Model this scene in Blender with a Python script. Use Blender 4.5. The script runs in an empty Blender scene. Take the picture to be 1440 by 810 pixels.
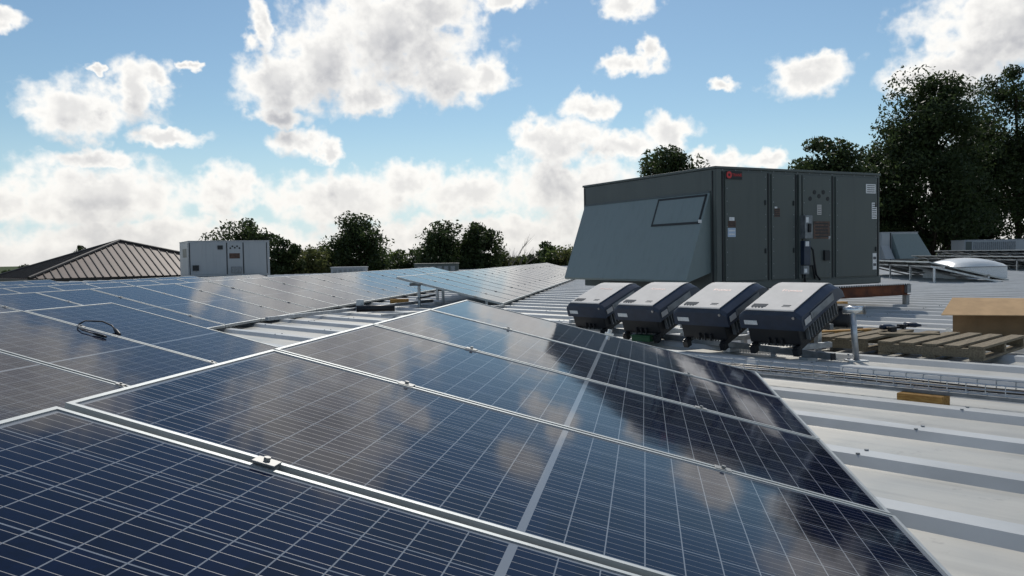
import bpy, bmesh, math, random
import numpy as np
from mathutils import Vector, Matrix

R_ = math.radians
sc = bpy.context.scene
COL = sc.collection

# ------------------------------------------------------------------ camera
cam_d = bpy.data.cameras.new('camera')
cam_d.sensor_width = 36.0
cam_d.lens = 29.25
cam_d.clip_start = 0.05
cam_d.clip_end = 4000
cam = bpy.data.objects.new('camera', cam_d)
COL.objects.link(cam)
sc.camera = cam
# right / forward-down / up axes of the camera (pitch 2.2 deg down, roll 1 deg)
cam.matrix_world = Matrix(((0.999848, 0.0174524, 0.0, 0.0),
                           (-0.00067065, 0.0384214, -0.9992614, 0.0),
                           (-0.0174395, 0.9991092, 0.0384273, 0.0),
                           (0, 0, 0, 1)))

# ------------------------------------------------------------------ view
sc.view_settings.view_transform = 'Standard'
sc.view_settings.look = 'None'
sc.view_settings.gamma = 1.0
sc.view_settings.use_curve_mapping = False
sc.view_settings.exposure = 0.12

SUN_AZ, SUN_EL = 3.0, 46.0

# ------------------------------------------------------------------ node helper
class NT:
    def __init__(s, tree): s.t = tree; s.L = tree.links.new
    def n(s, typ, **kw):
        nd = s.t.nodes.new(typ)
        for k, v in kw.items(): setattr(nd, k, v)
        return nd
    def put(s, sock, v):
        if isinstance(v, bpy.types.NodeSocket): s.L(v, sock)
        else: sock.default_value = v
    def m(s, op, a, b=None, c=None, clamp=False):
        nd = s.n('ShaderNodeMath', operation=op, use_clamp=clamp)
        s.put(nd.inputs[0], a)
        if b is not None: s.put(nd.inputs[1], b)
        if c is not None: s.put(nd.inputs[2], c)
        return nd.outputs[0]
    def vm(s, op, a, b=None, out=0):
        nd = s.n('ShaderNodeVectorMath', operation=op)
        s.put(nd.inputs[0], a)
        if b is not None: s.put(nd.inputs[1], b)
        return nd.outputs[out]
    def sstep(s, v, a, b):
        nd = s.n('ShaderNodeMapRange', interpolation_type='SMOOTHSTEP')
        s.put(nd.inputs[0], v); s.put(nd.inputs[1], a); s.put(nd.inputs[2], b)
        return nd.outputs[0]
    def mix(s, f, a, b):
        nd = s.n('ShaderNodeMix', data_type='RGBA')
        s.put(nd.inputs[0], f); s.put(nd.inputs[6], a); s.put(nd.inputs[7], b)
        return nd.outputs[2]
    def noise(s, vec, scale, detail=3, rough=0.5, out=0, dim='3D'):
        nd = s.n('ShaderNodeTexNoise', noise_dimensions=dim)
        if vec is not None: s.L(vec, nd.inputs['Vector'])
        nd.inputs['Scale'].default_value = scale
        nd.inputs['Detail'].default_value = detail
        nd.inputs['Roughness'].default_value = rough
        return nd.outputs[out]

# ------------------------------------------------------------------ sky
world = bpy.data.worlds.new('World'); sc.world = world
world.use_nodes = True
wt = world.node_tree; wt.nodes.clear(); W = NT(wt)

# clouds: centre azimuth, elevation, half width, half height (degrees of sky)
CLOUDS = [
 (-8.0, 14.6, 6.2, 3.9), (-12.4, 13.0, 3.4, 2.9), (-14.9, 11.4, 3.2, 2.1), (-16.4, 15.0, .95, 2.0),
 (-4.2, 12.2, 3.9, 1.9), (-5.4, 16.4, 4.2, 2.1), (-9.5, 10.7, 2.8, 1.2), (-1.6, 12.0, 1.7, 1.2),
 (-13.8, 7.9, 2.0, 1.05), (-12.1, 7.2, 1.0, 1.0), (-15.3, 9.4, 2.0, .7),
 (-27.0, 9.3, 3.3, 1.9), (-23.9, 10.5, 2.1, 2.0), (-22.5, 11.8, 1.4, .9), (-22.3, 7.9, 2.6, .6),
 (-26.7, 6.3, 3.0, .75), (-31.3, 14.2, 1.4, .7), (-26.4, 11.7, .45, .4), (-20.7, 12.4, .6, .35),
 (0.0, 16.9, 1.9, .8), (8.2, 16.3, 1.9, 1.0), (8.3, 12.6, 2.1, .75), (9.6, 13.5, 1.0, 1.0),
 (14.4, 10.9, .9, .5), (19.7, 11.0, 2.6, 1.35), (20.1, 11.8, 1.8, 1.0),
 (31.4, 13.2, 5.6, 3.2), (28.2, 11.0, 3.6, 2.3), (25.9, 10.3, 2.2, 1.1),
 (5.4, 10.0, 1.8, .9), (3.4, 7.6, 3.0, 1.9), (2.0, 8.1, 1.9, 1.2), (10.9, 7.9, 1.7, 1.3),
 (7.8, 7.3, 2.9, 1.2), (17.3, 6.1, 1.3, .65), (13.4, 6.1, 2.5, .8),
 (-26.5, 3.9, 6.4, 2.3), (-18.9, 4.4, 2.9, 1.7), (-31.8, 3.6, 3.0, 1.5), (-11.3, 4.1, 5.6, 2.0),
 (-6.8, 4.9, 2.9, 1.7), (-3.0, 4.2, 3.8, 1.7), (3.8, 4.6, 5.0, 2.5), (-23.0, 1.6, 10.0, 1.3),
 (-2.0, 1.6, 14.0, 1.3), (22.0, 2.0, 14.0, 1.8), (30.0, 4.0, 9.0, 2.5),
 (-5.5, 20.5, 6.5, 3.6), (-25.5, 23.8, 8.0, 3.2), (27.0, 19.5, 4.5, 2.6), (-34.0, 19.0, 4.0, 2.0),  (-45.0, 3.0, 12.0, 3.0), (50.0, 4.0, 12.0, 4.0)]

def cloud_group():
    g = bpy.data.node_groups.new('cloud_density', 'ShaderNodeTree')
    g.interface.new_socket('Dir', in_out='INPUT', socket_type='NodeSocketVector')
    g.interface.new_socket('Lift', in_out='INPUT', socket_type='NodeSocketFloat')
    g.interface.new_socket('Density', in_out='OUTPUT', socket_type='NodeSocketFloat')
    G = NT(g)
    gi = G.n('NodeGroupInput'); go = G.n('NodeGroupOutput')
    sp = G.n('ShaderNodeSeparateXYZ'); G.L(gi.outputs[0], sp.inputs[0])
    az = G.m('MULTIPLY', G.m('ARCTAN2', sp.outputs[0], sp.outputs[1]), 57.29578)
    el = G.m('MULTIPLY', G.m('ARCSINE', sp.outputs[2]), 57.29578)
    el = G.m('ADD', el, gi.outputs[1])
    c = G.n('ShaderNodeCombineXYZ'); G.L(az, c.inputs[0]); G.L(el, c.inputs[1])
    P = c.outputs[0]
    # domain warp, then billows
    w1 = G.vm('SUBTRACT', G.noise(P, .38, 2, .5, out=1), (.5, .5, .5))
    w2 = G.vm('SUBTRACT', G.noise(P, 1.5, 2, .5, out=1), (.5, .5, .5))
    w1 = G.vm('MULTIPLY', w1, (2.2, 1.5, 0)); w2 = G.vm('MULTIPLY', w2, (1.15, 1.0, 0))
    w3 = G.vm('MULTIPLY', G.vm('SUBTRACT', G.noise(P, 4.5, 3, .6, out=1), (.5, .5, .5)), (.24, .2, 0))
    Pw = G.vm('ADD', P, G.vm('ADD', w3, G.vm('ADD', w1, w2)))
    D = None
    for a, e, ra, re in CLOUDS:
        d = G.vm('MULTIPLY', G.vm('SUBTRACT', Pw, (a, e, 0)), (1 / ra, 1 / re, 0))
        v = G.m('SUBTRACT', 1.0, G.vm('LENGTH', d, out=1))
        D = v if D is None else G.m('MAXIMUM', D, v)
    D = G.m('MAXIMUM', D, -1.0)
    # open sky above and outside the picture: scattered cumulus layer
    z = G.m('MAXIMUM', sp.outputs[2], .06)
    cc = G.n('ShaderNodeCombineXYZ')
    G.L(G.m('DIVIDE', sp.outputs[0], z), cc.inputs[0]); G.L(G.m('DIVIDE', sp.outputs[1], z), cc.inputs[1])
    lay = G.m('MULTIPLY', G.m('SUBTRACT', G.noise(cc.outputs[0], 1.15, 3, .5), .585), 5.0)
    far = G.m('MAXIMUM', G.sstep(el, 30.0, 36.0), G.sstep(G.m('ABSOLUTE', az), 36.0, 41.0))
    lay = G.m('SUBTRACT', lay, G.m('MULTIPLY', G.m('SUBTRACT', 1.0, far), 6.0))
    D = G.m('MAXIMUM', D, lay)
    D = G.m('MAXIMUM', D, G.m('SUBTRACT', 1.0, G.m('MULTIPLY', G.m('MAXIMUM', el, 0.0), .55)))   # unbroken bank along the horizon
    n1 = G.m('MULTIPLY', G.m('SUBTRACT', G.noise(P, .55, 4, .50), .5), 1.35)
    ab = G.m('ABSOLUTE', G.m('SUBTRACT', G.noise(P, .75, 3, .45), .5))
    n2 = G.m('MULTIPLY', G.m('SUBTRACT', .10, ab), .9)
    n3 = G.m('MULTIPLY', G.m('SUBTRACT', G.noise(P, 2.0, 3, .55), .5), .30)
    D = G.m('ADD', D, G.m('ADD', n3, G.m('ADD', n1, n2)))
    G.L(D, go.inputs[0])
    return g

CG = cloud_group()
tc = W.n('ShaderNodeTexCoord')
direction = tc.outputs['Generated']
def dens(lift):
    nd = W.n('ShaderNodeGroup'); nd.node_tree = CG
    W.L(direction, nd.inputs[0]); nd.inputs[1].default_value = lift
    return nd.outputs[0]
D0, D1, D2 = dens(0.0), dens(1.1), dens(2.6)
sky = W.n('ShaderNodeTexSky', sky_type='NISHITA')
sky.sun_disc = False
sky.sun_elevation = R_(SUN_EL); sky.sun_rotation = R_(SUN_AZ)
sky.air_density = 1.0; sky.dust_density = .25; sky.ozone_density = 1.2; sky.altitude = 200
bg_sky = W.n('ShaderNodeBackground'); skyc = W.n('ShaderNodeMix', data_type='RGBA', blend_type='MULTIPLY'); skyc.inputs[0].default_value = 1.0
W.L(sky.outputs[0], skyc.inputs[6]); skyc.inputs[7].default_value = (.90, 1.03, 1.04, 1)
hz = W.n('ShaderNodeSeparateXYZ'); W.L(direction, hz.inputs[0])
hazy = W.m('MULTIPLY', W.m('SUBTRACT', 1.0, W.sstep(hz.outputs[2], -.02, .17)), .8)
W.L(W.mix(hazy, skyc.outputs[2], (7.2, 9.2, 10.8, 1)), bg_sky.inputs[0]); bg_sky.inputs[1].default_value = 0.076
alpha = W.sstep(D0, -.22, .46)
core = W.sstep(D0, .3, 1.0)
above = W.sstep(W.m('ADD', W.m('MULTIPLY', D1, .5), W.m('MULTIPLY', D2, .5)), .15, 1.1)
grey = W.m('MULTIPLY', W.m('ADD', W.m('MULTIPLY', core, .45), W.m('MULTIPLY', above, .6)), .85)
ccol = W.mix(grey, (1.0, .985, .95, 1), (.38, .395, .44, 1))
# low clouds are seen through more air: brighter, creamier
sepd = W.n('ShaderNodeSeparateXYZ'); W.L(direction, sepd.inputs[0])
low = W.m('SUBTRACT', 1.0, W.sstep(sepd.outputs[2], .02, .13))
ccol = W.mix(W.m('MULTIPLY', low, .38), ccol, (.86, .83, .77, 1))
bg_c = W.n('ShaderNodeBackground'); W.L(ccol, bg_c.inputs[0]); bg_c.inputs[1].default_value = .95
mixs = W.n('ShaderNodeMixShader')
W.L(alpha, mixs.inputs[0]); W.L(bg_sky.outputs[0], mixs.inputs[1]); W.L(bg_c.outputs[0], mixs.inputs[2])
wo = W.n('ShaderNodeOutputWorld'); W.L(mixs.outputs[0], wo.inputs[0])
world.cycles.sampling_method = 'MANUAL'; world.cycles.sample_map_resolution = 512

# ------------------------------------------------------------------ sun
sd = bpy.data.lights.new('sun', 'SUN'); sd.energy = 2.7; sd.angle = R_(.5); sd.color = (1, .95, .87)
sun = bpy.data.objects.new('sun', sd); COL.objects.link(sun)
sdir = Vector((math.sin(R_(SUN_AZ)) * math.cos(R_(SUN_EL)), math.cos(R_(SUN_AZ)) * math.cos(R_(SUN_EL)), math.sin(R_(SUN_EL))))
sun.rotation_euler = sdir.to_track_quat('Z', 'Y').to_euler()
sun.location = sdir * 200

# ================================================================== materials
def mat(name, color, rough=.5, metal=0.0, spec=.5, var=0.0, vscale=8.0, bump=0.0, bscale=40.0, coords='Object', rvar=0.0, c2=None, stretch=None):
    m = bpy.data.materials.new(name); m.use_nodes = True
    T = NT(m.node_tree); b = m.node_tree.nodes['Principled BSDF']
    b.inputs['Roughness'].default_value = rough
    b.inputs['Metallic'].default_value = metal
    b.inputs['Specular IOR Level'].default_value = spec
    col = tuple(color) + (1,)
    if var or bump or rvar or c2:
        t = T.n('ShaderNodeTexCoord'); v = t.outputs[coords]
        if stretch: v = T.vm('MULTIPLY', v, stretch)
    if var or c2:
        f = T.sstep(T.noise(v, vscale, 6, .6), .3, .7)
        lo = tuple(c2) + (1,) if c2 else tuple(x * (1 - var) for x in color) + (1,)
        hi = col if c2 else tuple(min(1, x * (1 + var)) for x in color) + (1,)
        T.L(T.mix(f, lo, hi), b.inputs['Base Color'])
    else:
        b.inputs['Base Color'].default_value = col
    if rvar:
        nz = T.noise(v, vscale * 1.7, 5, .6)
        T.L(T.m('MULTIPLY_ADD', T.m('SUBTRACT', nz, .5), rvar * 2, rough), b.inputs['Roughness'])
    if bump:
        bp = T.n('ShaderNodeBump'); bp.inputs['Strength'].default_value = bump; bp.inputs['Distance'].default_value = .01
        T.L(T.noise(v, bscale, 4, .6), bp.inputs['Height']); T.L(bp.outputs[0], b.inputs['Normal'])
    return m

def panel_glass():
    m = bpy.data.materials.new('solar_cell_glass'); m.use_nodes = True
    T = NT(m.node_tree); b = m.node_tree.nodes['Principled BSDF']
    tc = T.n('ShaderNodeTexCoord'); s = T.n('ShaderNodeSeparateXYZ'); T.L(tc.outputs['Object'], s.inputs[0])
    x, y = s.outputs[0], s.outputs[1]
    xp = T.m('DIVIDE', T.m('SUBTRACT', T.m('ABSOLUTE', T.m('SUBTRACT', x, .996)), .0075), .0804)   # half-cells from the centre strip
    yp = T.m('DIVIDE', T.m('SUBTRACT', y, .022), .1577)
    fx = T.m('FRACT', xp); fy = T.m('FRACT', yp)
    def edge(f, w): return T.m('LESS_THAN', T.m('MINIMUM', f, T.m('SUBTRACT', 1.0, f)), w)
    gap = T.m('MAXIMUM', edge(fx, .017), edge(fy, .0115))
    out = T.m('MAXIMUM', T.m('MAXIMUM', T.m('LESS_THAN', xp, 0.0), T.m('GREATER_THAN', xp, 12.0)),
              T.m('MAXIMUM', T.m('LESS_THAN', yp, 0.0), T.m('GREATER_THAN', yp, 6.0)))
    back = T.m('MAXIMUM', gap, out)
    fb = T.m('FRACT', T.m('MULTIPLY', yp, 5.0))
    bus = T.m('LESS_THAN', T.m('ABSOLUTE', T.m('SUBTRACT', fb, .5)), .025)
    # per-cell tint and crystal grain
    idv = T.n('ShaderNodeCombineXYZ'); T.L(T.m('FLOOR', T.m('MULTIPLY', x, 12.5)), idv.inputs[0]); T.L(T.m('FLOOR', yp), idv.inputs[1])
    oi = T.n('ShaderNodeObjectInfo'); T.L(T.m('MULTIPLY', oi.outputs['Random'], 57.0), idv.inputs[2])
    wn = T.n('ShaderNodeTexWhiteNoise'); T.L(idv.outputs[0], wn.inputs['Vector'])
    vor = T.n('ShaderNodeTexVoronoi'); T.L(tc.outputs['Object'], vor.inputs['Vector']); vor.inputs['Scale'].default_value = 110
    sv = T.n('ShaderNodeSeparateXYZ'); T.L(vor.outputs['Color'], sv.inputs[0])
    tint = T.m('ADD', T.m('MULTIPLY', wn.outputs['Value'], .55), T.m('MULTIPLY', sv.outputs[0], .35))
    cell = T.mix(tint, (.0007, .0028, .014, 1), (.0018, .0062, .030, 1))
    # light dust film, more in patches
    dust = T.m('MULTIPLY', T.sstep(T.noise(tc.outputs['Object'], 2.3, 6, .65), .35, .8), .005)
    cell = T.mix(bus, cell, (.14, .14, .145, 1))
    colr = T.mix(back, cell, (.19, .21, .24, 1))
    colr = T.mix(dust, colr, (.42, .39, .34, 1))
    T.L(colr, b.inputs['Base Color'])
    metal = T.m('MULTIPLY', bus, T.m('SUBTRACT', 1.0, back))
    T.L(T.m('MULTIPLY', metal, .6), b.inputs['Metallic'])
    b.inputs['Roughness'].default_value = .55
    b.inputs['Specular IOR Level'].default_value = 0.0
    b.inputs['Coat Weight'].default_value = 1.0
    b.inputs['Coat IOR'].default_value = 1.21
    T.L(T.m('ADD', .06, T.m('MULTIPLY', dust, 4.0)), b.inputs['Coat Roughness'])
    bp = T.n('ShaderNodeBump'); bp.inputs['Strength'].default_value = .05; bp.inputs['Distance'].default_value = .02
    T.L(T.noise(tc.outputs['Object'], 3.0, 2, .5), bp.inputs['Height']); T.L(bp.outputs[0], b.inputs['Coat Normal'])
    return m

M = {}
M['glass'] = panel_glass()
M['alu'] = mat('anodised_aluminium', (.40, .42, .42), .48, .5, var=.10, vscale=6, rvar=.08)
M['clamp'] = mat('clamp_aluminium', (.30, .30, .29), .5, .5)
M['galv'] = mat('galvanised_steel', (.50, .52, .54), .42, .75, var=.18, vscale=14, rvar=.1)
M['galvdark'] = mat('weathered_galvanised_steel', (.22, .235, .25), .5, .5, var=.25, vscale=10)
M['bolt'] = mat('bolt_steel', (.35, .35, .36), .35, .9)
M['roofpan'] = mat('roof_pan', (.44, .43, .405), .5, .15, var=.13, vscale=1.3, rvar=.12, bump=.12, bscale=9, c2=(.37, .37, .355))
M['roofrib'] = mat('roof_rib', (.43, .445, .45), .45, .15, var=.10, vscale=2.0, bump=.03, bscale=6)
def roof_mat(name, c1, c2, c3, rough, metal):
    m = bpy.data.materials.new(name); m.use_nodes = True
    T = NT(m.node_tree); b = m.node_tree.nodes['Principled BSDF']
    t = T.n('ShaderNodeTexCoord'); mp = T.n('ShaderNodeMapping'); mp.inputs['Rotation'].default_value = (0, 0, R_(-45.5))
    T.L(t.outputs['Object'], mp.inputs[0]); v = mp.outputs[0]
    streak = T.sstep(T.noise(T.vm('MULTIPLY', v, (6.0, .35, 1)), 1.6, 5, .6), .38, .72)
    blot = T.sstep(T.noise(v, .9, 6, .65), .36, .70)
    spot = T.sstep(T.noise(v, 7.5, 4, .7), .60, .72)
    c = T.mix(T.m('MULTIPLY', streak, .7), c1 + (1,), c2 + (1,))
    c = T.mix(T.m('MULTIPLY', blot, .55), c, c3 + (1,))
    c = T.mix(T.m('MULTIPLY', spot, .5), c, (.20, .19, .175, 1))
    T.L(c, b.inputs['Base Color']); b.inputs['Metallic'].default_value = metal
    T.L(T.m('MULTIPLY_ADD', blot, .22, rough), b.inputs['Roughness'])
    bp = T.n('ShaderNodeBump'); bp.inputs['Strength'].default_value = .10; bp.inputs['Distance'].default_value = .02
    T.L(T.noise(v, 2.2, 3, .5), bp.inputs['Height']); T.L(bp.outputs[0], b.inputs['Normal'])
    return m
M['roofpan'] = roof_mat('roof_pan', (.46, .45, .41), (.31, .305, .285), (.36, .35, .325), .34, .25)
def paint_mat(name, c, dirt):
    m = bpy.data.materials.new(name); m.use_nodes = True
    T = NT(m.node_tree); b = m.node_tree.nodes['Principled BSDF']
    t = T.n('ShaderNodeTexCoord'); v = t.outputs['Object']
    st = T.sstep(T.noise(T.vm('MULTIPLY', v, (7, 7, .6)), 1.5, 5, .65), .45, .75)
    bl = T.sstep(T.noise(v, 1.1, 6, .65), .3, .75)
    c1 = T.mix(T.m('MULTIPLY', st, .45), c + (1,), tuple(x * .72 for x in c) + (1,))
    c1 = T.mix(T.m('MULTIPLY', bl, .35), c1, dirt + (1,))
    T.L(c1, b.inputs['Base Color']); T.L(T.m('MULTIPLY_ADD', bl, .16, .36), b.inputs['Roughness'])
    b.inputs['Specular IOR Level'].default_value = .4
    bp = T.n('ShaderNodeBump'); bp.inputs['Strength'].default_value = .12; bp.inputs['Distance'].default_value = .03
    T.L(T.noise(v, 1.6, 2, .5), bp.inputs['Height']); T.L(bp.outputs[0], b.inputs['Normal'])
    return m
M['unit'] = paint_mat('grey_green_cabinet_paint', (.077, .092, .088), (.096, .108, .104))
M['unitlight'] = paint_mat('hood_paint_skylit', (.175, .222, .225), (.21, .25, .25))  # cabinet paint made lighter, sky light on the big hood put into colour
M['unitpale'] = paint_mat('pale_grey_cabinet_paint', (.34, .365, .39), (.40, .41, .42))
M['seam'] = mat('dark_gasket', (.02, .023, .025), .7)
M['dark'] = mat('black_plastic', (.012, .013, .016), .45, 0, .4)
M['navy'] = mat('dark_blue_powder_coat', (.020, .033, .062), .4, 0, .45, var=.15, vscale=12, bump=.04, bscale=220)
M['cover'] = mat('pale_grey_plastic_cover', (.54, .525, .51), .65, 0, .15, var=.07, vscale=5)
M['white'] = mat('white_label', (.70, .71, .72), .5, var=.12, vscale=30)
M['paleblue'] = mat('pale_blue_label', (.42, .52, .66), .5)
M['brownlabel'] = mat('brown_label', (.075, .035, .022), .5, var=.5, vscale=18)
M['red'] = mat('red_badge', (.55, .025, .03), .4)
M['palered'] = mat('faded_red_print', (.58, .30, .26), .5)
M['greyprint'] = mat('grey_print', (.13, .135, .14), .9, 0, .05)
M['rust'] = mat('rusty_steel', (.22, .07, .028), .8, .1, var=0, c2=(.07, .028, .018), vscale=5, bump=.3, bscale=30)
M['wood'] = mat('weathered_pallet_wood', (.27, .225, .155), .85, 0, .2, c2=(.15, .12, .085), vscale=5, stretch=(1.5, 14, 14), bump=.2, bscale=40)
M['wood2'] = mat('fresh_timber', (.50, .30, .10), .8, 0, .2, c2=(.30, .15, .045), vscale=6, stretch=(3, 14, 14), bump=.15, bscale=40)
M['card'] = mat('cardboard', (.50, .33, .18), .85, 0, .2, var=.10, vscale=6)
M['cardshade'] = mat('cardboard_shaded', (.30, .20, .115), .9, 0, .1, var=.12, vscale=6)  # darker cardboard for the carton walls, their shade put into the colour
M['green'] = mat('green_plastic', (.006, .075, .022), .5)
M['pvc'] = mat('bright_aluminium_cap', (.80, .80, .79), .22, .8)
M['bark'] = mat('bark', (.055, .042, .032), .9, 0, .1, var=.3, vscale=8, bump=.4, bscale=30)
M['tile'] = mat('brown_standing_seam_roof', (.165, .125, .105), .5, .1, .4, var=.14, vscale=.8)
M['tiledark'] = mat('dark_brown_trim', (.035, .028, .025), .55)
M['brick'] = mat('brown_wall', (.13, .085, .06), .9, var=.2, vscale=5)
M['skylight'] = mat('milky_acrylic_dome', (.72, .73, .72), .3, 0, .5, var=.04, vscale=3)
M['facade'] = mat('metal_siding', (.35, .34, .32), .6, var=.1, vscale=1)

def leaf_mat(name, a, b_):
    m = bpy.data.materials.new(name); m.use_nodes = True
    T = NT(m.node_tree); nt = m.node_tree; b = nt.nodes['Principled BSDF']
    t = T.n('ShaderNodeTexCoord')
    f = T.sstep(T.noise(t.outputs['Object'], .9, 5, .65), .32, .68)
    c = T.mix(f, a + (1,), b_ + (1,))
    T.L(c, b.inputs['Base Color']); b.inputs['Roughness'].default_value = .5; b.inputs['Specular IOR Level'].default_value = .3
    tr = T.n('ShaderNodeBsdfTranslucent'); T.L(c, tr.inputs[0])
    mx = T.n('ShaderNodeMixShader'); mx.inputs[0].default_value = .45
    T.L(b.outputs[0], mx.inputs[1]); T.L(tr.outputs[0], mx.inputs[2])
    T.L(mx.outputs[0], nt.nodes['Material Output'].inputs[0])
    return m
M['leafdark'] = leaf_mat('dark_foliage', (.026, .042, .016), (.062, .088, .030))
M['leafmid'] = leaf_mat('mid_green_foliage', (.055, .085, .026), (.13, .17, .052))
M['leafolive'] = leaf_mat('olive_foliage', (.07, .082, .03), (.14, .155, .055))

# ================================================================== mesh helpers
I4 = Matrix.Identity(4)
def add_box(bm, c, s, rot=None, bevel=0):
    mt = Matrix.Translation(Vector(c))
    if rot is not None: mt = mt @ rot.to_4x4()
    r = bmesh.ops.create_cube(bm, size=1, matrix=mt @ Matrix.Diagonal((s[0], s[1], s[2], 1)))
    if bevel:
        es = list({e for v in r['verts'] for e in v.link_edges})
        bmesh.ops.bevel(bm, geom=es, offset=bevel, segments=2, affect='EDGES', profile=.6)

def add_tube(bm, pts, r, n=8, caps=True):
    pts = [Vector(p) for p in pts]
    rs = r if isinstance(r, (list, tuple)) else [r] * len(pts)
    rings = []
    for i, p in enumerate(pts):
        d = (pts[min(i + 1, len(pts) - 1)] - pts[max(i - 1, 0)]).normalized()
        a = d.orthogonal().normalized() if i == 0 else (pa - d * pa.dot(d)).normalized()
        pa = a; b = d.cross(a)
        rings.append([bm.verts.new(p + (a * math.cos(k * 2 * math.pi / n) + b * math.sin(k * 2 * math.pi / n)) * rs[i]) for k in range(n)])
    for A, B in zip(rings, rings[1:]):
        for k in range(n):
            bm.faces.new((A[k], A[(k + 1) % n], B[(k + 1) % n], B[k]))
    if caps and n > 2:
        bm.faces.new(rings[0][::-1]); bm.faces.new(rings[-1])

def add_prism(bm, poly, h, f):
    """poly: 2D points, f(p,k): point for 2D point p at end k (0/1)"""
    a = [bm.verts.new(f(p, 0)) for p in poly]; b = [bm.verts.new(f(p, 1)) for p in poly]
    n = len(poly)
    for k in range(n): bm.faces.new((a[k], a[(k + 1) % n], b[(k + 1) % n], b[k]))
    bm.faces.new(a[::-1]); bm.faces.new(b)

def obj(name, bm, m, parent=None, smooth=False):
    bmesh.ops.recalc_face_normals(bm, faces=bm.faces)
    me = bpy.data.meshes.new(name); bm.to_mesh(me); bm.free()
    if smooth:
        for p in me.polygons: p.use_smooth = True
    return link_mesh(name, me, m, parent)

def link_mesh(name, me, m, parent=None):
    o = bpy.data.objects.new(name, me)
    if m is not None and not me.materials: me.materials.append(M[m] if isinstance(m, str) else m)
    COL.objects.link(o)
    if parent is not None: o.parent = parent
    return o

def thing(name, label, cat, mw=None, group=None):
    o = bpy.data.objects.new(name, None); COL.objects.link(o)
    o.empty_display_size = .2
    if mw is not None: o.matrix_world = mw
    return tag(o, label, cat, group)
def tag(o, label=None, cat=None, group=None, kind=None):
    if label: o['label'] = label
    if cat: o['category'] = cat
    if group: o['group'] = group
    if kind: o['kind'] = kind
    return o
def basis(origin, x, y, z):
    x, y, z = Vector(x), Vector(y), Vector(z)
    return Matrix(((x.x, y.x, z.x, origin[0]), (x.y, y.y, z.y, origin[1]), (x.z, y.z, z.z, origin[2]), (0, 0, 0, 1)))
def zrot(origin, deg): return Matrix.Translation(Vector(origin)) @ Matrix.Rotation(R_(deg), 4, 'Z')
def box_part(name, c, s, m, parent, bevel=0, rot=None):
    bm = bmesh.new(); add_box(bm, c, s, rot, bevel); return obj(name, bm, m, parent)
def copy_tree(o, parent=None):
    c = o.copy(); COL.objects.link(c)
    if parent is not None:
        c.parent = parent; c.matrix_parent_inverse = o.matrix_parent_inverse.copy()
    for ch in list(o.children): copy_tree(ch, c)
    return c
def text_part(name, s, size, m, parent, mw, depth=.002):
    cu = bpy.data.curves.new(name, 'FONT'); cu.body = s; cu.size = size; cu.extrude = depth; cu.resolution_u = 3
    cu.align_x = 'CENTER'; cu.align_y = 'CENTER'
    tmp = bpy.data.objects.new(name, cu); COL.objects.link(tmp)
    dg = bpy.context.evaluated_depsgraph_get(); dg.update()
    me = bpy.data.meshes.new_from_object(tmp.evaluated_get(dg))
    bpy.data.objects.remove(tmp); bpy.data.curves.remove(cu)
    me.materials.clear()
    o = link_mesh(name, me, m, parent); o.matrix_local = mw
    return o

# ================================================================== setting
RZ = -0.92                 # roof pan level (camera = 0)
GZ = -6.2
# roof axes: ribs run along RA, RB crosses them
ra = R_(-44.5)
RA = Vector((math.sin(ra), math.cos(ra), 0)); RB = Vector((math.cos(ra), -math.sin(ra), 0))
def rp(a, b, z=RZ): return RA * a + RB * b + Vector((0, 0, z))

# ground
bm = bmesh.new()
g = [bm.verts.new(p) for p in ((-3000, -3000, GZ), (3000, -3000, GZ), (3000, 3000, GZ), (-3000, 3000, GZ))]
bm.faces.new(g)
tag(obj('ground', bm, mat('grass_ground', (.06, .085, .03), .95, 0, .1, c2=(.045, .06, .025), vscale=.05, coords='Object')), kind='structure')

# roof: one folded sheet, trapezoid ribs
A0, A1, B0, B1 = -34.0, 46.0, -34.0, 66.0
PITCH = .672
bm = bmesh.new()
offs = .232
k0 = int((B0) / PITCH) + 1; k1 = int(B1 / PITCH) - 1
prof = [(B0, 0.0, 0)]
for k in range(k0, k1):
    b = k * PITCH + offs
    prof += [(b - .095, 0, 0), (b - .055, .040, 1), (b + .055, .040, 1), (b + .095, 0, 1)]
prof.append((B1, 0, 0))
va = [bm.verts.new(rp(A0, b, RZ + h)) for b, h, _ in prof]
vb = [bm.verts.new(rp(A1, b, RZ + h)) for b, h, _ in prof]
for i in range(len(prof) - 1):
    f = bm.faces.new((va[i], va[i + 1], vb[i + 1], vb[i]))
    f.material_index = 1 if (prof[i][1] + prof[i + 1][1]) > 0 else 0
ro = obj('roof', bm, 'roofpan'); ro.data.materials.append(M['roofrib'])
tag(ro, kind='structure')
# seam fasteners: small screw heads in lines across the roof
bm = bmesh.new()
for k in range(k0, k1):
    b = k * PITCH + offs
    if not -6 < b < 14: continue
    for a in np.arange(-9.0, 14.0, 1.5):
        for db in (-.045, .045):
            q = rp(a, b + db, RZ + .0405)
            if q.y < -1 or q.length > 15: continue
            add_tube(bm, [q, q + Vector((0, 0, .006))], .009, 6)
obj('screw_heads', bm, 'galvdark', ro)
# walls under the roof
bm = bmesh.new()
for p, q in (((A0, B0), (A1, B0)), ((A1, B0), (A1, B1)), ((A1, B1), (A0, B1)), ((A0, B1), (A0, B0))):
    vs = [bm.verts.new(rp(p[0], p[1], z)) for z in (GZ, RZ - .004)]
    ws = [bm.verts.new(rp(q[0], q[1], z)) for z in (GZ, RZ - .004)]
    bm.faces.new((vs[0], ws[0], ws[1], vs[1]))
tag(obj('building_wall', bm, 'facade'), kind='structure')

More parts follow.
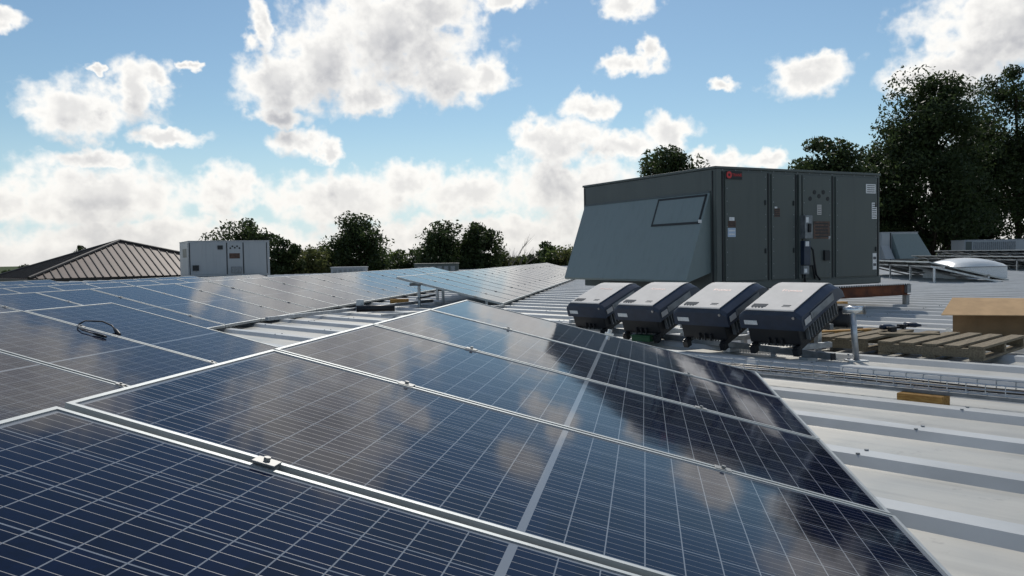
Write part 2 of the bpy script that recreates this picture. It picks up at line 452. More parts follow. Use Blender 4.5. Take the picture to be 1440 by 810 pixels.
# ================================================================== solar tables
O = Vector((-.951, 1.7411, -.2945))
ta = R_(9.11); TILT = R_(14.26)
UH = Vector((math.cos(ta), -math.sin(ta), 0)); V = Vector((math.sin(ta), math.cos(ta), 0))
U = UH * math.cos(TILT) + Vector((0, 0, -math.sin(TILT))); N = U.cross(V)
PL, PW, PP = 1.992, .990, 1.0145

def make_panel():
    root = thing('solar_panel', 'solar panel', 'solar panel')
    bm = bmesh.new(); w, d = .0125, .036
    o_ = [(0, 0), (PL, 0), (PL, PW), (0, PW)]; i_ = [(w, w), (PL - w, w), (PL - w, PW - w), (w, PW - w)]
    ot = [bm.verts.new((x, y, 0)) for x, y in o_]; it = [bm.verts.new((x, y, 0)) for x, y in i_]
    ib = [bm.verts.new((x, y, -.006)) for x, y in i_]; ob = [bm.verts.new((x, y, -d)) for x, y in o_]
    j_ = [(.028, .028), (PL - .028, .028), (PL - .028, PW - .028), (.028, PW - .028)]
    jb = [bm.verts.new((x, y, -d)) for x, y in j_]
    for k in range(4):
        n = (k + 1) % 4
        bm.faces.new((ot[k], ot[n], it[n], it[k])); bm.faces.new((it[k], it[n], ib[n], ib[k]))
        bm.faces.new((ob[k], ob[n], ot[n], ot[k])); bm.faces.new((jb[k], jb[n], ob[n], ob[k]))
    obj('frame', bm, 'alu', root)
    bm = bmesh.new()
    c = [(w, w), (PL - w, w), (PL - w, PW - w), (w, PW - w)]
    tp = [bm.verts.new((x, y, -.003)) for x, y in c]; bt = [bm.verts.new((x, y, -.0085)) for x, y in c]
    bm.faces.new(tp); bm.faces.new(bt[::-1])
    for k in range(4): bm.faces.new((bt[k], bt[(k + 1) % 4], tp[(k + 1) % 4], tp[k]))
    gl = obj('glass', bm, 'glass', root)
    bm = bmesh.new(); add_box(bm, (.16, PW / 2, -.024), (.10, .12, .028)); obj('junction_box', bm, 'dark', root)
    for x in (.468, 1.49):
        bm = bmesh.new()
        add_box(bm, (x, -.0122, .0025), (.05, .036, .0035), bevel=.001)
        add_box(bm, (x, -.0122, -.016), (.05, .018, .03))
        add_tube(bm, [(x, -.0122, .006), (x, -.0122, .012)], .0075, 6)
        obj('clamp', bm, 'clamp', root)
    return root
PROTO = make_panel()
used = [False]
ORD = ['first', 'second', 'third', 'fourth', 'fifth', 'sixth', 'seventh', 'eighth', 'ninth', 'tenth', 'eleventh', 'twelfth', 'thirteenth', 'fourteenth',
       'fifteenth', 'sixteenth', 'seventeenth', 'eighteenth', 'nineteenth', 'twentieth', 'twenty-first', 'twenty-second', 'twenty-third', 'twenty-fourth', 'twenty-fifth', 'twenty-sixth']
rng = random.Random(4)
def place_panel(uh, zh, v, label, group):
    p = PROTO if not used[0] else copy_tree(PROTO)
    used[0] = True
    j = Vector((0, 0, rng.uniform(-.002, .002)))
    p.matrix_world = basis(O + UH * (uh + rng.uniform(-.004, .004)) + V * v + Vector((0, 0, zh - O.z)) + j, U, V, N)
    p['label'] = label; p['group'] = group
def rack(uh, zh, v0, v1, label, step=2.03, posts=True):
    """two rails under the modules on short legs; local x = down slope, y = along the row"""
    L = v1 - v0
    root = thing('panel_rack', label, 'panel rack', basis(O + UH * uh + V * v0 + Vector((0, 0, zh - O.z)), UH, V, (0, 0, 1)), 'steel racks under the rows of panels')
    for x in (.36, 1.44):
        z = -math.tan(TILT) * x - .036 / math.cos(TILT) - .028
        box_part('rail', (x, L / 2, z), (.042, L, .042), 'galv', root)
    n = max(2, int(round(L / step)) + 1)
    for k in range(n):
        y = .12 + (L - .24) * k / (n - 1)
        bm = bmesh.new()
        add_box(bm, (.93, y, -math.tan(TILT) * .93 - .115), (1.75, .04, .045), Matrix.Rotation(TILT, 3, 'Y'))
        obj('cross_beam', bm, 'galv', root)
        for x in (.16, 1.70):
            top = -math.tan(TILT) * x - .12; bot = RZ - zh + .003
            if top - bot > .02:
                bm = bmesh.new(); add_box(bm, (x, y, (top + bot) / 2), (.045, .045, top - bot)); add_box(bm, (x, y, bot + .004), (.12, .12, .008))
                obj('leg', bm, 'galv', root)
    return root

# front table
T1 = [(j, -.005 + j * PP) for j in range(-3, 4)]
names1 = {3: 'blue solar panel at the far end of the foreground row, beside the inverters',
          2: 'blue solar panel second from the far end of the foreground row',
          1: 'blue solar panel third from the far end, in the middle of the foreground row',
          0: 'large blue solar panel crossing the picture, fourth from far end of foreground row',
          -1: 'nearest dark blue solar panel, bottom left, its silver busbar lines showing',
          -2: 'dark blue solar panel below the nearest one of the foreground row',
          -3: 'last dark blue solar panel at the near end of the foreground row, below the picture'}
for j, v in T1: place_panel(0, O.z, v + .0125, names1[j], 'solar panels of the foreground row')
rack(0, O.z, -3 * PP, 4 * PP, 'steel rack carrying the foreground row of solar panels')

def row(uh, zh, v_end, n, rowname, group, back=True):
    for k in range(n):
        v = v_end - (k + 1) * PP + .0125
        place_panel(uh, zh, v, f'solar panel {ORD[k]} from the {rowname[0]}', group)
    rack(uh, zh, v_end - n * PP + (2.2 if n == 23 else 0), v_end, f'steel rack under the {rowname[1]}')
row(-3.2, -.330, 4.78, 7, ('gap end of the left row', 'left row of panels with the loose cable'), 'solar panels of the left row before the gap')
row(-3.2, -.335, 36.2, 23, ('far end of the row behind the hood', 'pale row of panels beyond the gap'), 'solar panels of the row beyond the gap')
row(-6.1, -.338, 26.75, 24, ('far end of the long row behind the gap', 'long row of panels behind the bare roof gap'), 'solar panels of the long row behind the gap')
row(-9.1, -.380, 19.6, 14, ('far end of the row behind the long row', 'row of panels next behind the long row'), 'solar panels of the fourth row back')
row(-12.1, -.430, 21.5, 14, ('right end of the row below the smaller unit', 'row of panels below the smaller rooftop unit'), 'solar panels of the fifth row back')
row(-15.1, -.430, 19.2, 11, ('right end of the last row below the hip roof', 'last row of panels below the brown hip roof'), 'solar panels of the last row back')
row(8.5, -.330, 29.6, 8, ('far end of the right-hand row beside the big unit', 'right-hand row beside the big rooftop unit'), 'solar panels of the right-hand row')
row(14.9, -.330, 44.5, 14, ('far end of the row behind the skylight', 'right-hand row behind the skylight'), 'solar panels of the right-hand second row')
row(16.2, -.10, 45.0, 13, ('far end of the rearmost row below the tall trees', 'rearmost right-hand row before the trees'), 'solar panels of the rearmost right-hand row')

# ================================================================== rooftop units
def unit_shell(root, L, D, H, m, lid=.03):
    bm = bmesh.new(); add_box(bm, (L / 2, D / 2, H / 2), (L, D, H), bevel=.012); obj('cabinet', bm, m, root)
    bm = bmesh.new(); add_box(bm, (L / 2, D / 2, H + .018), (L + lid, D + lid, .036), bevel=.008); obj('top_cover', bm, m, root)

def poly_part(name, verts, faces, m, parent):
    bm = bmesh.new(); vs = [bm.verts.new(v) for v in verts]
    for f in faces: bm.faces.new([vs[i] for i in f])
    return obj(name, bm, m, parent)

BZ = -.54
HV = thing('rooftop_unit', 'big grey green rooftop air handling unit with slanted hood and red badge', 'rooftop unit', zrot((2.872, 11.70, BZ), 28.3))
L_, D_, H_ = 3.43, 3.35, 1.715
unit_shell(HV, L_, D_, H_, 'unit')
# access doors on the long dark side (y = 0 plane, faces -y)
for x0, x1 in ((.165, .962), (1.06, 1.532), (1.69, 2.297), (2.405, 3.345)):
    d = box_part('door_panel', ((x0 + x1) / 2, -.010, .90), (x1 - x0, .020, 1.545), 'unit', HV, .006)
    if x0 < 1.6 or x0 > 2.3:
        for zz in (.55, 1.25):
            box_part('latch', (x1 - .035, -.026, zz), (.022, .014, .07), 'seam', d)
for x in (.128, 1.008, 1.56, 1.655, 2.35, 3.385):
    box_part('gasket', (x, -.004, .90), (.024, .010, 1.56), 'seam', HV)
box_part('corner_post', (.045, -.012, .88), (.085, .024, 1.66), 'unit', HV, .006)
box_part('side_channel', (1.625, -.018, .90), (.05, .034, 1.55), 'unit', HV, .004)
box_part('base_rail', (L_ / 2, -.014, .055), (L_ - .01, .030, .09), 'unit', HV, .004)
bm = bmesh.new()
for x0, x1 in ((.165, .962), (1.06, 1.532), (1.69, 2.297), (2.405, 3.345)):
    for x in (x0 + .03, x1 - .03):
        for k in range(9): add_tube(bm, [(x, -.0205, .18 + k * .18), (x, -.025, .18 + k * .18)], .009, 6)
for k in range(14): add_tube(bm, [(.12 + k * .245, -.016, 1.70), (.12 + k * .245, -.020, 1.70)], .009, 6)
obj('screw_heads', bm, 'galvdark', HV)
# badge
bd = box_part('badge', (.325, -.027, 1.628), (.30, .012, .115), 'dark', HV, .003)
bm = bmesh.new(); add_tube(bm, [(.225, -.033, 1.63), (.225, -.039, 1.63)], .050, 24); obj('emblem', bm, 'red', bd)
bm = bmesh.new(); add_tube(bm, [(.225, -.0392, 1.63), (.225, -.041, 1.63)], .020, 16); obj('emblem_centre', bm, 'dark', bd)
text_part('lettering', 'TRANE', .058, 'red', bd, Matrix.Translation((.375, -.034, 1.63)) @ Matrix.Rotation(R_(90), 4, 'X'))
# stickers
def sticker(x0, x1, z0, z1, m, y=-.0222, lines=0, lm='greyprint'):
    s = box_part('sticker', ((x0 + x1) / 2, y, (z0 + z1) / 2), (x1 - x0, .003, z1 - z0), m, HV)
    if lines:
        bm = bmesh.new(); h = (z1 - z0) / (2 * lines + 1)
        for k in range(lines):
            add_box(bm, ((x0 + x1) / 2, y - .0022, z0 + h * (2 * k + 1.5)), ((x1 - x0) * .8, .001, h * .8))
        obj('print', bm, lm, s)
sticker(.215, .355, .895, .985, 'brownlabel', lines=3, lm='dark'); sticker(.235, .33, .985, 1.035, 'white')
sticker(.205, .352, .755, .882, 'paleblue', lines=2, lm='white')
sticker(1.11, 1.22, 1.045, 1.17, 'brownlabel', lines=4, lm='dark'); sticker(1.115, 1.165, 1.17, 1.195, 'white')
sticker(1.995, 2.085, 1.085, 1.235, 'cover', lines=5); sticker(1.915, 2.265, .72, .985, 'brownlabel', lines=5, lm='dark'); sticker(2.235, 2.275, .715, .76, 'white')
sticker(3.085, 3.31, 1.43, 1.575, 'white', lines=4); sticker(3.22, 3.335, 1.03, 1.285, 'white', lines=7, lm='unit'); sticker(3.24, 3.33, .225, .485, 'white', lines=2)
# vent holes
for x, z in ((1.848, 1.324), (1.939, 1.422), (2.038, 1.365), (2.13, 1.426), (2.223, 1.328)):
    bm = bmesh.new(); add_tube(bm, [(x, -.019, z), (x, -.0245, z)], .034, 14); obj('vent_hole', bm, 'dark', HV)
# electrical disconnect, conduits
cb = box_part('control_box', (1.70, -.075, .895), (.155, .11, .345), 'galvdark', HV, .008)
box_part('switch_handle', (1.70, -.142, .88), (.05, .03, .13), 'dark', cb, .004); box_part('sticker', (1.665, -.1315, 1.00), (.055, .003, .08), 'white', cb)
cb2 = box_part('control_box', (1.695, -.062, .51), (.135, .085, .36), 'navy', HV, .008); box_part('sticker', (1.69, -.106, .645), (.075, .003, .075), 'white', cb2)
cb3 = box_part('control_box', (1.69, -.055, .255), (.12, .07, .13), 'galvdark', HV, .008); box_part('sticker', (1.67, -.0915, .245), (.06, .003, .06), 'white', cb3)
box_part('control_box', (2.18, -.036, .467), (.11, .04, .155), 'seam', HV, .004)
for i, pts in enumerate(([(1.77, -.06, .62), (1.84, -.08, .55), (1.86, -.09, .35), (1.93, -.06, .18), (2.02, -.05, .1)], [(1.76, -.06, .30), (1.84, -.07, .32), (1.90, -.06, .12)], [(1.70, -.05, .07), (1.70, -.05, .2)])):
    bm = bmesh.new(); add_tube(bm, pts, .016, 8); obj('conduit', bm, 'dark', HV, True)
# hood on the short side (x = 0 plane, faces -x)
y0, y1, zt, zb, wo_ = .10, 3.30, 1.405, .155, .45
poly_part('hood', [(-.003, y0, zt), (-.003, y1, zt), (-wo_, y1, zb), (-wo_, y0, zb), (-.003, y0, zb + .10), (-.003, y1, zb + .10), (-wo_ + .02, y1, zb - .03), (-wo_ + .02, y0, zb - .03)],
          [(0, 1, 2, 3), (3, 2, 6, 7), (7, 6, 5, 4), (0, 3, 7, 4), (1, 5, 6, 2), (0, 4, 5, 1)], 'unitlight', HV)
hs = Vector((-wo_, 0, zb - zt)).normalized(); hn = Vector((hs.z, 0, -hs.x)); hn = -hn if hn.x > 0 else hn
def hp(y, t, o): return Vector((0, y, zt)) + hs * t + hn * o
bm = bmesh.new()
for (a, ta_, b, tb_) in ((.16, .06, 1.22, .06), (.16, .47, 1.22, .47), (.16, .06, .16, .47), (1.22, .06, 1.22, .47)):
    p, q = hp(a, ta_, .006), hp(b, tb_, .006); dd = q - p
    add_box(bm, (p + q) / 2, (dd.length + .03, .03, .016), Matrix((dd.normalized(), hn.cross(dd.normalized()), hn)).transposed())
obj('panel_trim', bm, 'seam', HV)
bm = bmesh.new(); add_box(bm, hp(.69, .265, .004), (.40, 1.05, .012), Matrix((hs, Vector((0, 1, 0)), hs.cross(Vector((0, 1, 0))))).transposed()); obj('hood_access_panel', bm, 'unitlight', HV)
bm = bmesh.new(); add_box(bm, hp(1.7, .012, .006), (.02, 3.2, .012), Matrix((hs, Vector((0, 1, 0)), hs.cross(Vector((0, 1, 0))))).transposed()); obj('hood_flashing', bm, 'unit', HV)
box_part('gasket', (-.004, .055, .88), (.010, .02, 1.62), 'seam', HV); box_part('gasket', (-.004, 3.31, 1.5), (.010, .016, .38), 'seam', HV)
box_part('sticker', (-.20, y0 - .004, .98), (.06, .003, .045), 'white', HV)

# rusty steel beams that carry the big unit
def steel_beam(label, x0, x1, y, holes):
    r = thing('steel_beam', label, 'steel beam', zrot((2.872, 11.70, BZ), 28.3), 'beams carrying the big unit')
    bm = bmesh.new(); add_box(bm, ((x0 + x1) / 2, y, -.115), (x1 - x0, .012, .16)); add_box(bm, ((x0 + x1) / 2, y - .03, -.199), (x1 - x0, .07, .010)); obj('web', bm, 'rust', r)
    bm = bmesh.new(); add_box(bm, ((x0 + x1) / 2, y - .005, -.028), (x1 - x0, .10, .014)); obj('top_flange', bm, 'seam', r)
    if holes:
        bm = bmesh.new(); x = x0 + .06
        while x < x1 - .05:
            add_tube(bm, [(x, y - .056, -.026), (x, y - .059, -.026)], .011, 6); x += .055
        obj('hole_dots', bm, 'white', r)  # white discs stand for the bright perforations of the flange
    for x in (x0 + .5, x1 - .03):
        bm = bmesh.new(); add_box(bm, (x, y, (-.205 + RZ - BZ) / 2 - .0), (.075, .075, (RZ - BZ + .205) * -1)); add_box(bm, (x, y, RZ - BZ + .006), (.2, .2, .012))
        obj('post', bm, 'galvdark', r)
    bm = bmesh.new(); add_box(bm, (x1 - .03, y - .012, -.10), (.09, .1, .14)); obj('end_plate', bm, 'galvdark', r)
    return r
steel_beam('rusty steel beam with a dotted top flange along the front of the big unit', .1, 4.05, -.04, True)
steel_beam('rusty steel beam under the rear edge of the big unit', .1, 4.05, 3.0, False)

# smaller unit far left
S1 = thing('rooftop_unit', 'smaller grey rooftop unit far left beside the brown hip roof', 'rooftop unit', zrot((-15.5, 40.0, -.735), 28.3))
unit_shell(S1, 3.82, 3.4, 1.70, 'unitpale', .04)
for x0, x1 in ((.08, 1.72), (1.80, 2.50), (2.58, 3.64)): box_part('door_panel', ((x0 + x1) / 2, -.012, .86), (x1 - x0, .024, 1.52), 'unitpale', S1, .008)
for x in (.04, 1.76, 2.54, 3.68): box_part('gasket', (x, -.004, .86), (.04, .012, 1.55), 'seam', S1)
for x, z in ((1.93, 1.36), (2.03, 1.45), (2.14, 1.38), (2.25, 1.45), (2.36, 1.36)):
    bm = bmesh.new(); add_tube(bm, [(x, -.022, z), (x, -.03, z)], .045, 10); obj('vent_hole', bm, 'dark', S1)
box_part('sticker', (2.12, -.027, .98), (.5, .008, .26), 'brownlabel', S1)
box_part('control_box', (.30, -.06, .42), (.28, .1, .26), 'seam', S1, .01)
box_part('control_box', (2.2, -.06, .3), (.5, .1, .3), 'galvdark', S1, .01); box_part('control_box', (1.45, -.04, 1.4), (.24, .04, .2), 'seam', S1, .01)
box_part('side_panel', (-.01, 1.7, .86), (.02, 3.1, 1.5), 'unitpale', S1, .006); box_part('side_grille', (-.026, 1.3, 1.15), (.02, 1.3, .42), 'unit', S1, .006)
box_part('curb', (1.9, 1.7, -.09), (3.6, 3.2, .18), 'galvdark', S1)

# right far unit with flared hood
S2 = thing('rooftop_unit', 'pale grey rooftop unit with flared hood, right of the big unit under the trees', 'rooftop unit', zrot((21.2, 47.8, -.66), 14))
unit_shell(S2, 2.5, 2.5, 1.62, 'unitpale', .04)
box_part('door_panel', (.30, -.012, .85), (.5, .024, 1.4), 'unitpale', S2, .008)
box_part('gasket', (.66, -.008, .82), (.07, .016, 1.6), 'seam', S2)
poly_part('hood', [(.75, -.003, 1.55), (2.5, -.003, 1.55), (2.9, -.75, .12), (.70, -.75, .12), (.75, -.003, .12), (2.5, -.003, .12)],
          [(0, 1, 2, 3), (3, 2, 5, 4), (0, 3, 4), (1, 5, 2)], 'unitlight', S2)
poly_part('side_hood', [(.02, -.008, .9), (.55, -.008, .9), (.6, -.45, .1), (-.02, -.45, .1), (.02, -.008, .1), (.55, -.008, .1)], [(0, 1, 2, 3), (3, 2, 5, 4), (0, 3, 4), (1, 5, 2)], 'unitpale', S2)
box_part('curb', (1.25, 1.25, -.13), (2.4, 2.4, .26), 'galvdark', S2)
# far right low louvred unit
S3 = thing('rooftop_unit', 'low louvred grey rooftop unit at the far right edge behind the rearmost panels', 'rooftop unit', zrot((28.2, 51.8, -.58), -6))
unit_shell(S3, 3.5, 2.0, 1.05, 'unitpale', .04)
bm = bmesh.new()
for k in range(22): add_box(bm, (.55 + k * .115, -.02, .55), (.05, .04, .8))
obj('grille', bm, 'galvdark', S3); box_part('door_panel', (.24, -.012, .55), (.36, .024, .85), 'unit', S3, .006)
poly_part('side_hood', [(3.505, .1, 1.0), (3.505, 1.9, 1.0), (3.9, 1.9, .1), (3.9, .1, .1), (3.505, .1, .1), (3.505, 1.9, .1)], [(0, 1, 2, 3), (3, 2, 5, 4), (0, 3, 4), (1, 5, 2)], 'unitpale', S3)
box_part('curb', (1.75, 1.0, -.17), (3.3, 1.8, .34), 'galvdark', S3)
# two low boxes on the far roof edge
for (x, y, w, d, h, z, lab) in ((-10.1, 46.5, 1.9, 1.2, .42, -.92, 'low pale equipment box on the far roof edge left of the dark one'), (-5.2, 44.5, 2.35, 1.2, .55, -.92, 'wide dark equipment box on the far roof edge right of the pale one')):
    r = thing('equipment_box', lab, 'equipment box', zrot((x, y, z), 3), 'low boxes on the far roof edge')
    m_ = 'unitpale' if x < -7 else 'unit'
    box_part('casing', (w / 2, d / 2, h / 2), (w, d, h), m_, r, .01); box_part('lid', (w / 2, d / 2, h + .025), (w + .08, d + .08, .05), m_, r, .01)
    bm = bmesh.new()
    for k in range(6): add_box(bm, (w * (.12 + .15 * k), -.012, h * .5), (w * .1, .02, h * .6))
    obj('vent_slots', bm, 'galvdark', r)

# ================================================================== inverters
def make_inverter():
    root = thing('inverter', 'inverter', 'inverter')
    # local: x across, y up the slope, z out of the cover
    st = [(-.012, -.034), (.0, -.004), (.012, 0), (.50, 0), (.58, -.008), (.64, -.026), (.685, -.058), (.715, -.105), (.72, -.15)]
    bm = bmesh.new(); rings = []
    for y, dz in st:
        s = max(.0, min(1, (dz + .2) / .2)); t = .15 + dz
        pr = [(-.225, dz), (.225, dz), (.283, dz * .8 - .042), (.288, min(dz, -.0) * .2 - .155), (-.288, min(dz, 0) * .2 - .155), (-.283, dz * .8 - .042)]
        rings.append([bm.verts.new((x + .225, y, z)) for x, z in pr])
    for A, B in zip(rings, rings[1:]):
        for k in range(6): bm.faces.new((A[k], A[(k + 1) % 6], B[(k + 1) % 6], B[k]))
    bm.faces.new(rings[0][::-1]); bm.faces.new(rings[-1])
    bmesh.ops.bevel(bm, geom=[e for e in bm.edges if e.calc_face_angle(0) > .5], offset=.006, segments=2, affect='EDGES')
    obj('shell', bm, 'navy', root)
    # pale cover plate that follows the shell
    bm = bmesh.new(); rings = []
    for y, dz in st[1:7]:
        y2 = y + (.004 if y < .02 else 0); hw = .218
        rings.append([bm.verts.new((x + .225, y2, z)) for x, z in ((-hw, dz + .004), (hw, dz + .004), (hw, dz + .010), (-hw, dz + .010))])
    for A, B in zip(rings, rings[1:]):
        for k in range(4): bm.faces.new((A[k], A[(k + 1) % 4], B[(k + 1) % 4], B[k]))
    bm.faces.new(rings[0][::-1]); bm.faces.new(rings[-1])
    cv = obj('cover', bm, 'cover', root)
    bm = bmesh.new(); add_box(bm, (.10, .085, .0115), (.13, .055, .003)); ds = obj('display_window', bm, 'greyprint', cv)
    bm = bmesh.new()
    for k in range(4): add_tube(bm, [(.055 + k * .03, .045, .010), (.055 + k * .03, .045, .013)], .009, 10)
    obj('button_row', bm, 'greyprint', cv)
    text_part('logo', 'Fronius', .062, 'palered', cv, Matrix.Translation((.235, .40, .0105)), .0008)
    bm = bmesh.new(); add_box(bm, (.34, .10, .011), (.07, .012, .002)); add_box(bm, (.34, .075, .011), (.07, .006, .002)); obj('print', bm, 'greyprint', cv)
    box_part('heat_sink', (.225, .345, -.225), (.46, .69, .145), 'dark', root, .012)
    bm = bmesh.new()
    for k in range(15): add_box(bm, (.03 + k * .028, .36, -.312), (.006, .68, .03))
    for k in range(12): add_box(bm, (.473, .10 + k * .045, -.225), (.03, .008, .12))
    obj('cooling_fins', bm, 'galvdark', root)
    box_part('nameplate', (.045, -.0135, -.105), (.12, .004, .038), 'white', root)
    for x in (.445,): 
        bm = bmesh.new(); add_tube(bm, [(x, -.013, -.045), (x, -.026, -.045)], .012, 10); obj('bolt', bm, 'bolt', root)
    bm = bmesh.new(); add_box(bm, (.5155, .33, -.09), (.004, .40, .06)); obj('side_plate', bm, 'galvdark', root)
    bm = bmesh.new(); add_box(bm, (.5155, .07, -.10), (.004, .10, .05)); obj('side_sticker', bm, 'cover', root)
    for x in (.03, .42):                      # feet: tilted strut under the back
        bm = bmesh.new(); add_box(bm, (x, .33, -.322), (.041, .74, .041)); add_box(bm, (x, -.02, -.345), (.05, .06, .06)); obj('mounting_strut', bm, 'dark', root)
    for k in range(3):
        bm = bmesh.new(); x = .18 + k * .06; add_tube(bm, [(x, .02, -.24), (x, -.012, -.25), (x, -.02, -.30)], .010, 8); obj('cable_gland', bm, 'dark', root)
    return root
inv0 = make_inverter()
iy, it_ = R_(47.5), R_(20.8)
IX = Vector((math.cos(iy), -math.sin(iy), 0)); IY = Vector((math.sin(iy) * math.cos(it_), math.cos(iy) * math.cos(it_), math.sin(it_))); IZ = IX.cross(IY)
IPOS = [((1.94, 6.95, -.51), 'dark blue inverter with pale cover, rightmost and nearest of the tilted four'),
        ((1.50, 7.55, -.52), 'dark blue inverter with pale cover, second from the right of the tilted four'),
        ((1.07, 8.45, -.54), 'dark blue inverter with pale cover, third from the right, green item beneath it'),
        ((.65, 9.45, -.57), 'dark blue inverter with pale cover, leftmost and farthest of the tilted four')]
for i, (p, lab) in enumerate(IPOS):
    o = inv0 if i == 0 else copy_tree(inv0)
    o.matrix_world = basis((p[0], p[1], p[2] + .024), IX, IY, IZ)
    tag(o, lab, 'inverter', 'tilted inverters before the big unit')
# strut frame under the inverters
rd = Vector((-.478, .878, 0)); rx = Vector((.878, .478, 0))
fr = thing('strut_frame', 'grey strut channel frame lying on the roof under the inverters', 'steel frame', basis((2.50, 6.80, RZ), rx, rd, (0, 0, 1)))
box_part('rail', (0, 1.9, .065), (.045, 4.1, .05), 'galvdark', fr); box_part('rail', (.40, 2.1, .26), (.045, 3.8, .05), 'galvdark', fr)
for k in range(5):
    y = .1 + k * .9
    box_part('leg', (.40, y + .25, .1195), (.045, .045, .232), 'galv', fr); box_part('foot', (.0, y, .0215), (.12, .09, .036), 'galv', fr)
    box_part('cross_rail', (.20, y + .1, .11), (.36, .045, .045), 'galv', fr)
box_part('end_cap', (0, -.153, .065), (.05, .01, .055), 'dark', fr)

# ================================================================== things on the roof, right
# wire mesh cable tray along the ribs
ct0 = rp(1.15, 5.22, RZ + .100)
ct = thing('cable_tray', 'long wire mesh cable tray on wooden blocks across the roof', 'cable tray', basis(ct0, RA, RB, (0, 0, 1)))
bm = bmesh.new(); LT = 7.6; x0 = -3.2
for y in (-.10, -.05, 0, .05, .10): add_tube(bm, [(x0, y, 0), (x0 + LT, y, 0)], .004, 5)
for y in (-.10, .10):
    for z in (.028, .056): add_tube(bm, [(x0, y, z), (x0 + LT, y, z)], .004, 5)
obj('long_wires', bm, 'galv', ct)
bm = bmesh.new(); n = int(LT / .10)
for k in range(n + 1):
    x = x0 + k * .10
    add_tube(bm, [(x, -.1005, .058), (x, -.1005, 0), (x, .1005, 0), (x, .1005, .058)], .0036, 4)
obj('cross_wires', bm, 'galv', ct)
rr = random.Random(8)
for k in range(4):
    pts = [(x0 + .2 + LT * i / 16, -.07 + .04 * k + rr.uniform(-.02, .02), .012 + rr.uniform(0, .012)) for i in range(16)]
    bm = bmesh.new(); add_tube(bm, pts, .006, 6); obj('cable', bm, 'dark', ct, True)
bm = bmesh.new(); add_box(bm, (x0 + LT / 2, -.085, -.018), (LT, .03, .02)); obj('support_rail', bm, 'galvdark', ct)
for a, lab in ((1.90, 'orange brown timber block under the cable tray, by the bright roof ribs'), (4.6, 'timber block under the cable tray near the foreground panel corner'), (-1.6, 'timber block under the cable tray beyond the right picture edge')):
    r = thing('timber_block', lab, 'timber block', basis(ct0 + RA * (a - 1.15 - .12) - Vector((0, 0, .100)) + RB * -.10, RA, RB, (0, 0, 1)), 'timber blocks under the cable tray')
    bm = bmesh.new(); add_box(bm, (0, 0, .036), (.25, .14, .07), bevel=.004); obj('block', bm, 'wood2', r)

# support post with round bright cap
sp_ = thing('support_post', 'short grey steel post with a bright round capped cross piece', 'support post', zrot((2.84, 6.86, RZ), 0))
bm = bmesh.new(); add_tube(bm, [(0, 0, .012), (-.03, 0, .40)], .026, 14); obj('post', bm, 'galv', sp_, True)
box_part('base_plate', (0, 0, .006), (.16, .12, .012), 'galv', sp_)
bm = bmesh.new(); add_tube(bm, [(-.105, .02, .425), (.055, -.02, .425)], .034, 20); obj('cap_tube', bm, 'pvc', sp_, True)
bm = bmesh.new(); add_tube(bm, [(.055, -.02, .425), (.068, -.023, .425)], .037, 20); obj('end_cap', bm, 'galvdark', sp_)
for s in (-.05, .05):
    bm = bmesh.new(); add_tube(bm, [(s, .03, .012), (s, .03, .024)], .012, 6); obj('bolt', bm, 'bolt', sp_)

# pallet
def pallet(name, label, mw, L, Wd, nb, m='wood', cat='pallet'):
    r = thing(name, label, cat, mw)
    bw = .11
    for k in range(nb):
        y = (Wd - bw) * k / (nb - 1) + bw / 2
        box_part('board', (L / 2 + random.Random(k).uniform(-.015, .015), y, .105), (L, bw, .02), m, r, .002)
    for x in (.03, L / 2, L - .03): box_part('stringer', (x, Wd / 2, .059), (.05, Wd, .07), m, r, .002)
    for k in range(3):
        y = (Wd - .1) * k / 2 + .05; box_part('bottom_board', (L / 2, y, .0135), (L, .1, .02), m, r, .002)
    return r
pz = R_(45.5)
PX = Vector((math.sin(pz), math.cos(pz), 0)); PY = Vector((-math.cos(pz), math.sin(pz), 0))
pallet('pallet', 'weathered wooden pallet with open slats in front of the cardboard box', basis((3.62, 6.38, RZ + .041), PX, PY, (0, 0, 1)), 1.15, .80, 5)
pallet('pallet', 'wooden pallet half hidden behind the nearest inverter and the support post', basis((3.02, 7.10, RZ + .041), PX, PY, (0, 0, 1)), 1.1, .9, 6)
for i, (x, y, ang, l, w, z, m, lab) in enumerate(((2.86, 7.75, 15, .55, .07, .155, 'wood2', 'pale orange timber offcut beside the nearest inverter'), (3.30, 7.48, -12, .5, .10, .155, 'wood', 'loose grey plank lying on the hidden pallet'),
        (.78, 10.5, -40, .75, .09, RZ * 0 + .05, 'wood2', 'reddish timber plank on the roof left of the farthest inverter'), (1.32, 8.5, 40, .22, .09, .06, 'wood2', 'small pale timber offcut between two inverters'), (3.62, 9.9, 28, .5, .08, .28, 'wood2', 'pale timber stub beside the rusty beam'))):
    r = thing('timber_plank', lab, 'timber', zrot((x, y, RZ), ang), 'loose timber on the roof')
    box_part('plank', (l / 2, 0, z), (l, w, .03), m, r, .002)
    if z > .1:
        box_part('packer', (l * .3, 0, (z - .015) / 2 + .02), (.09, w * .9, z - .057), 'wood', r)
    else:
        box_part('packer', (l * .5, 0, (z - .015) / 2), (.2, w * .9, z - .017), 'wood', r)

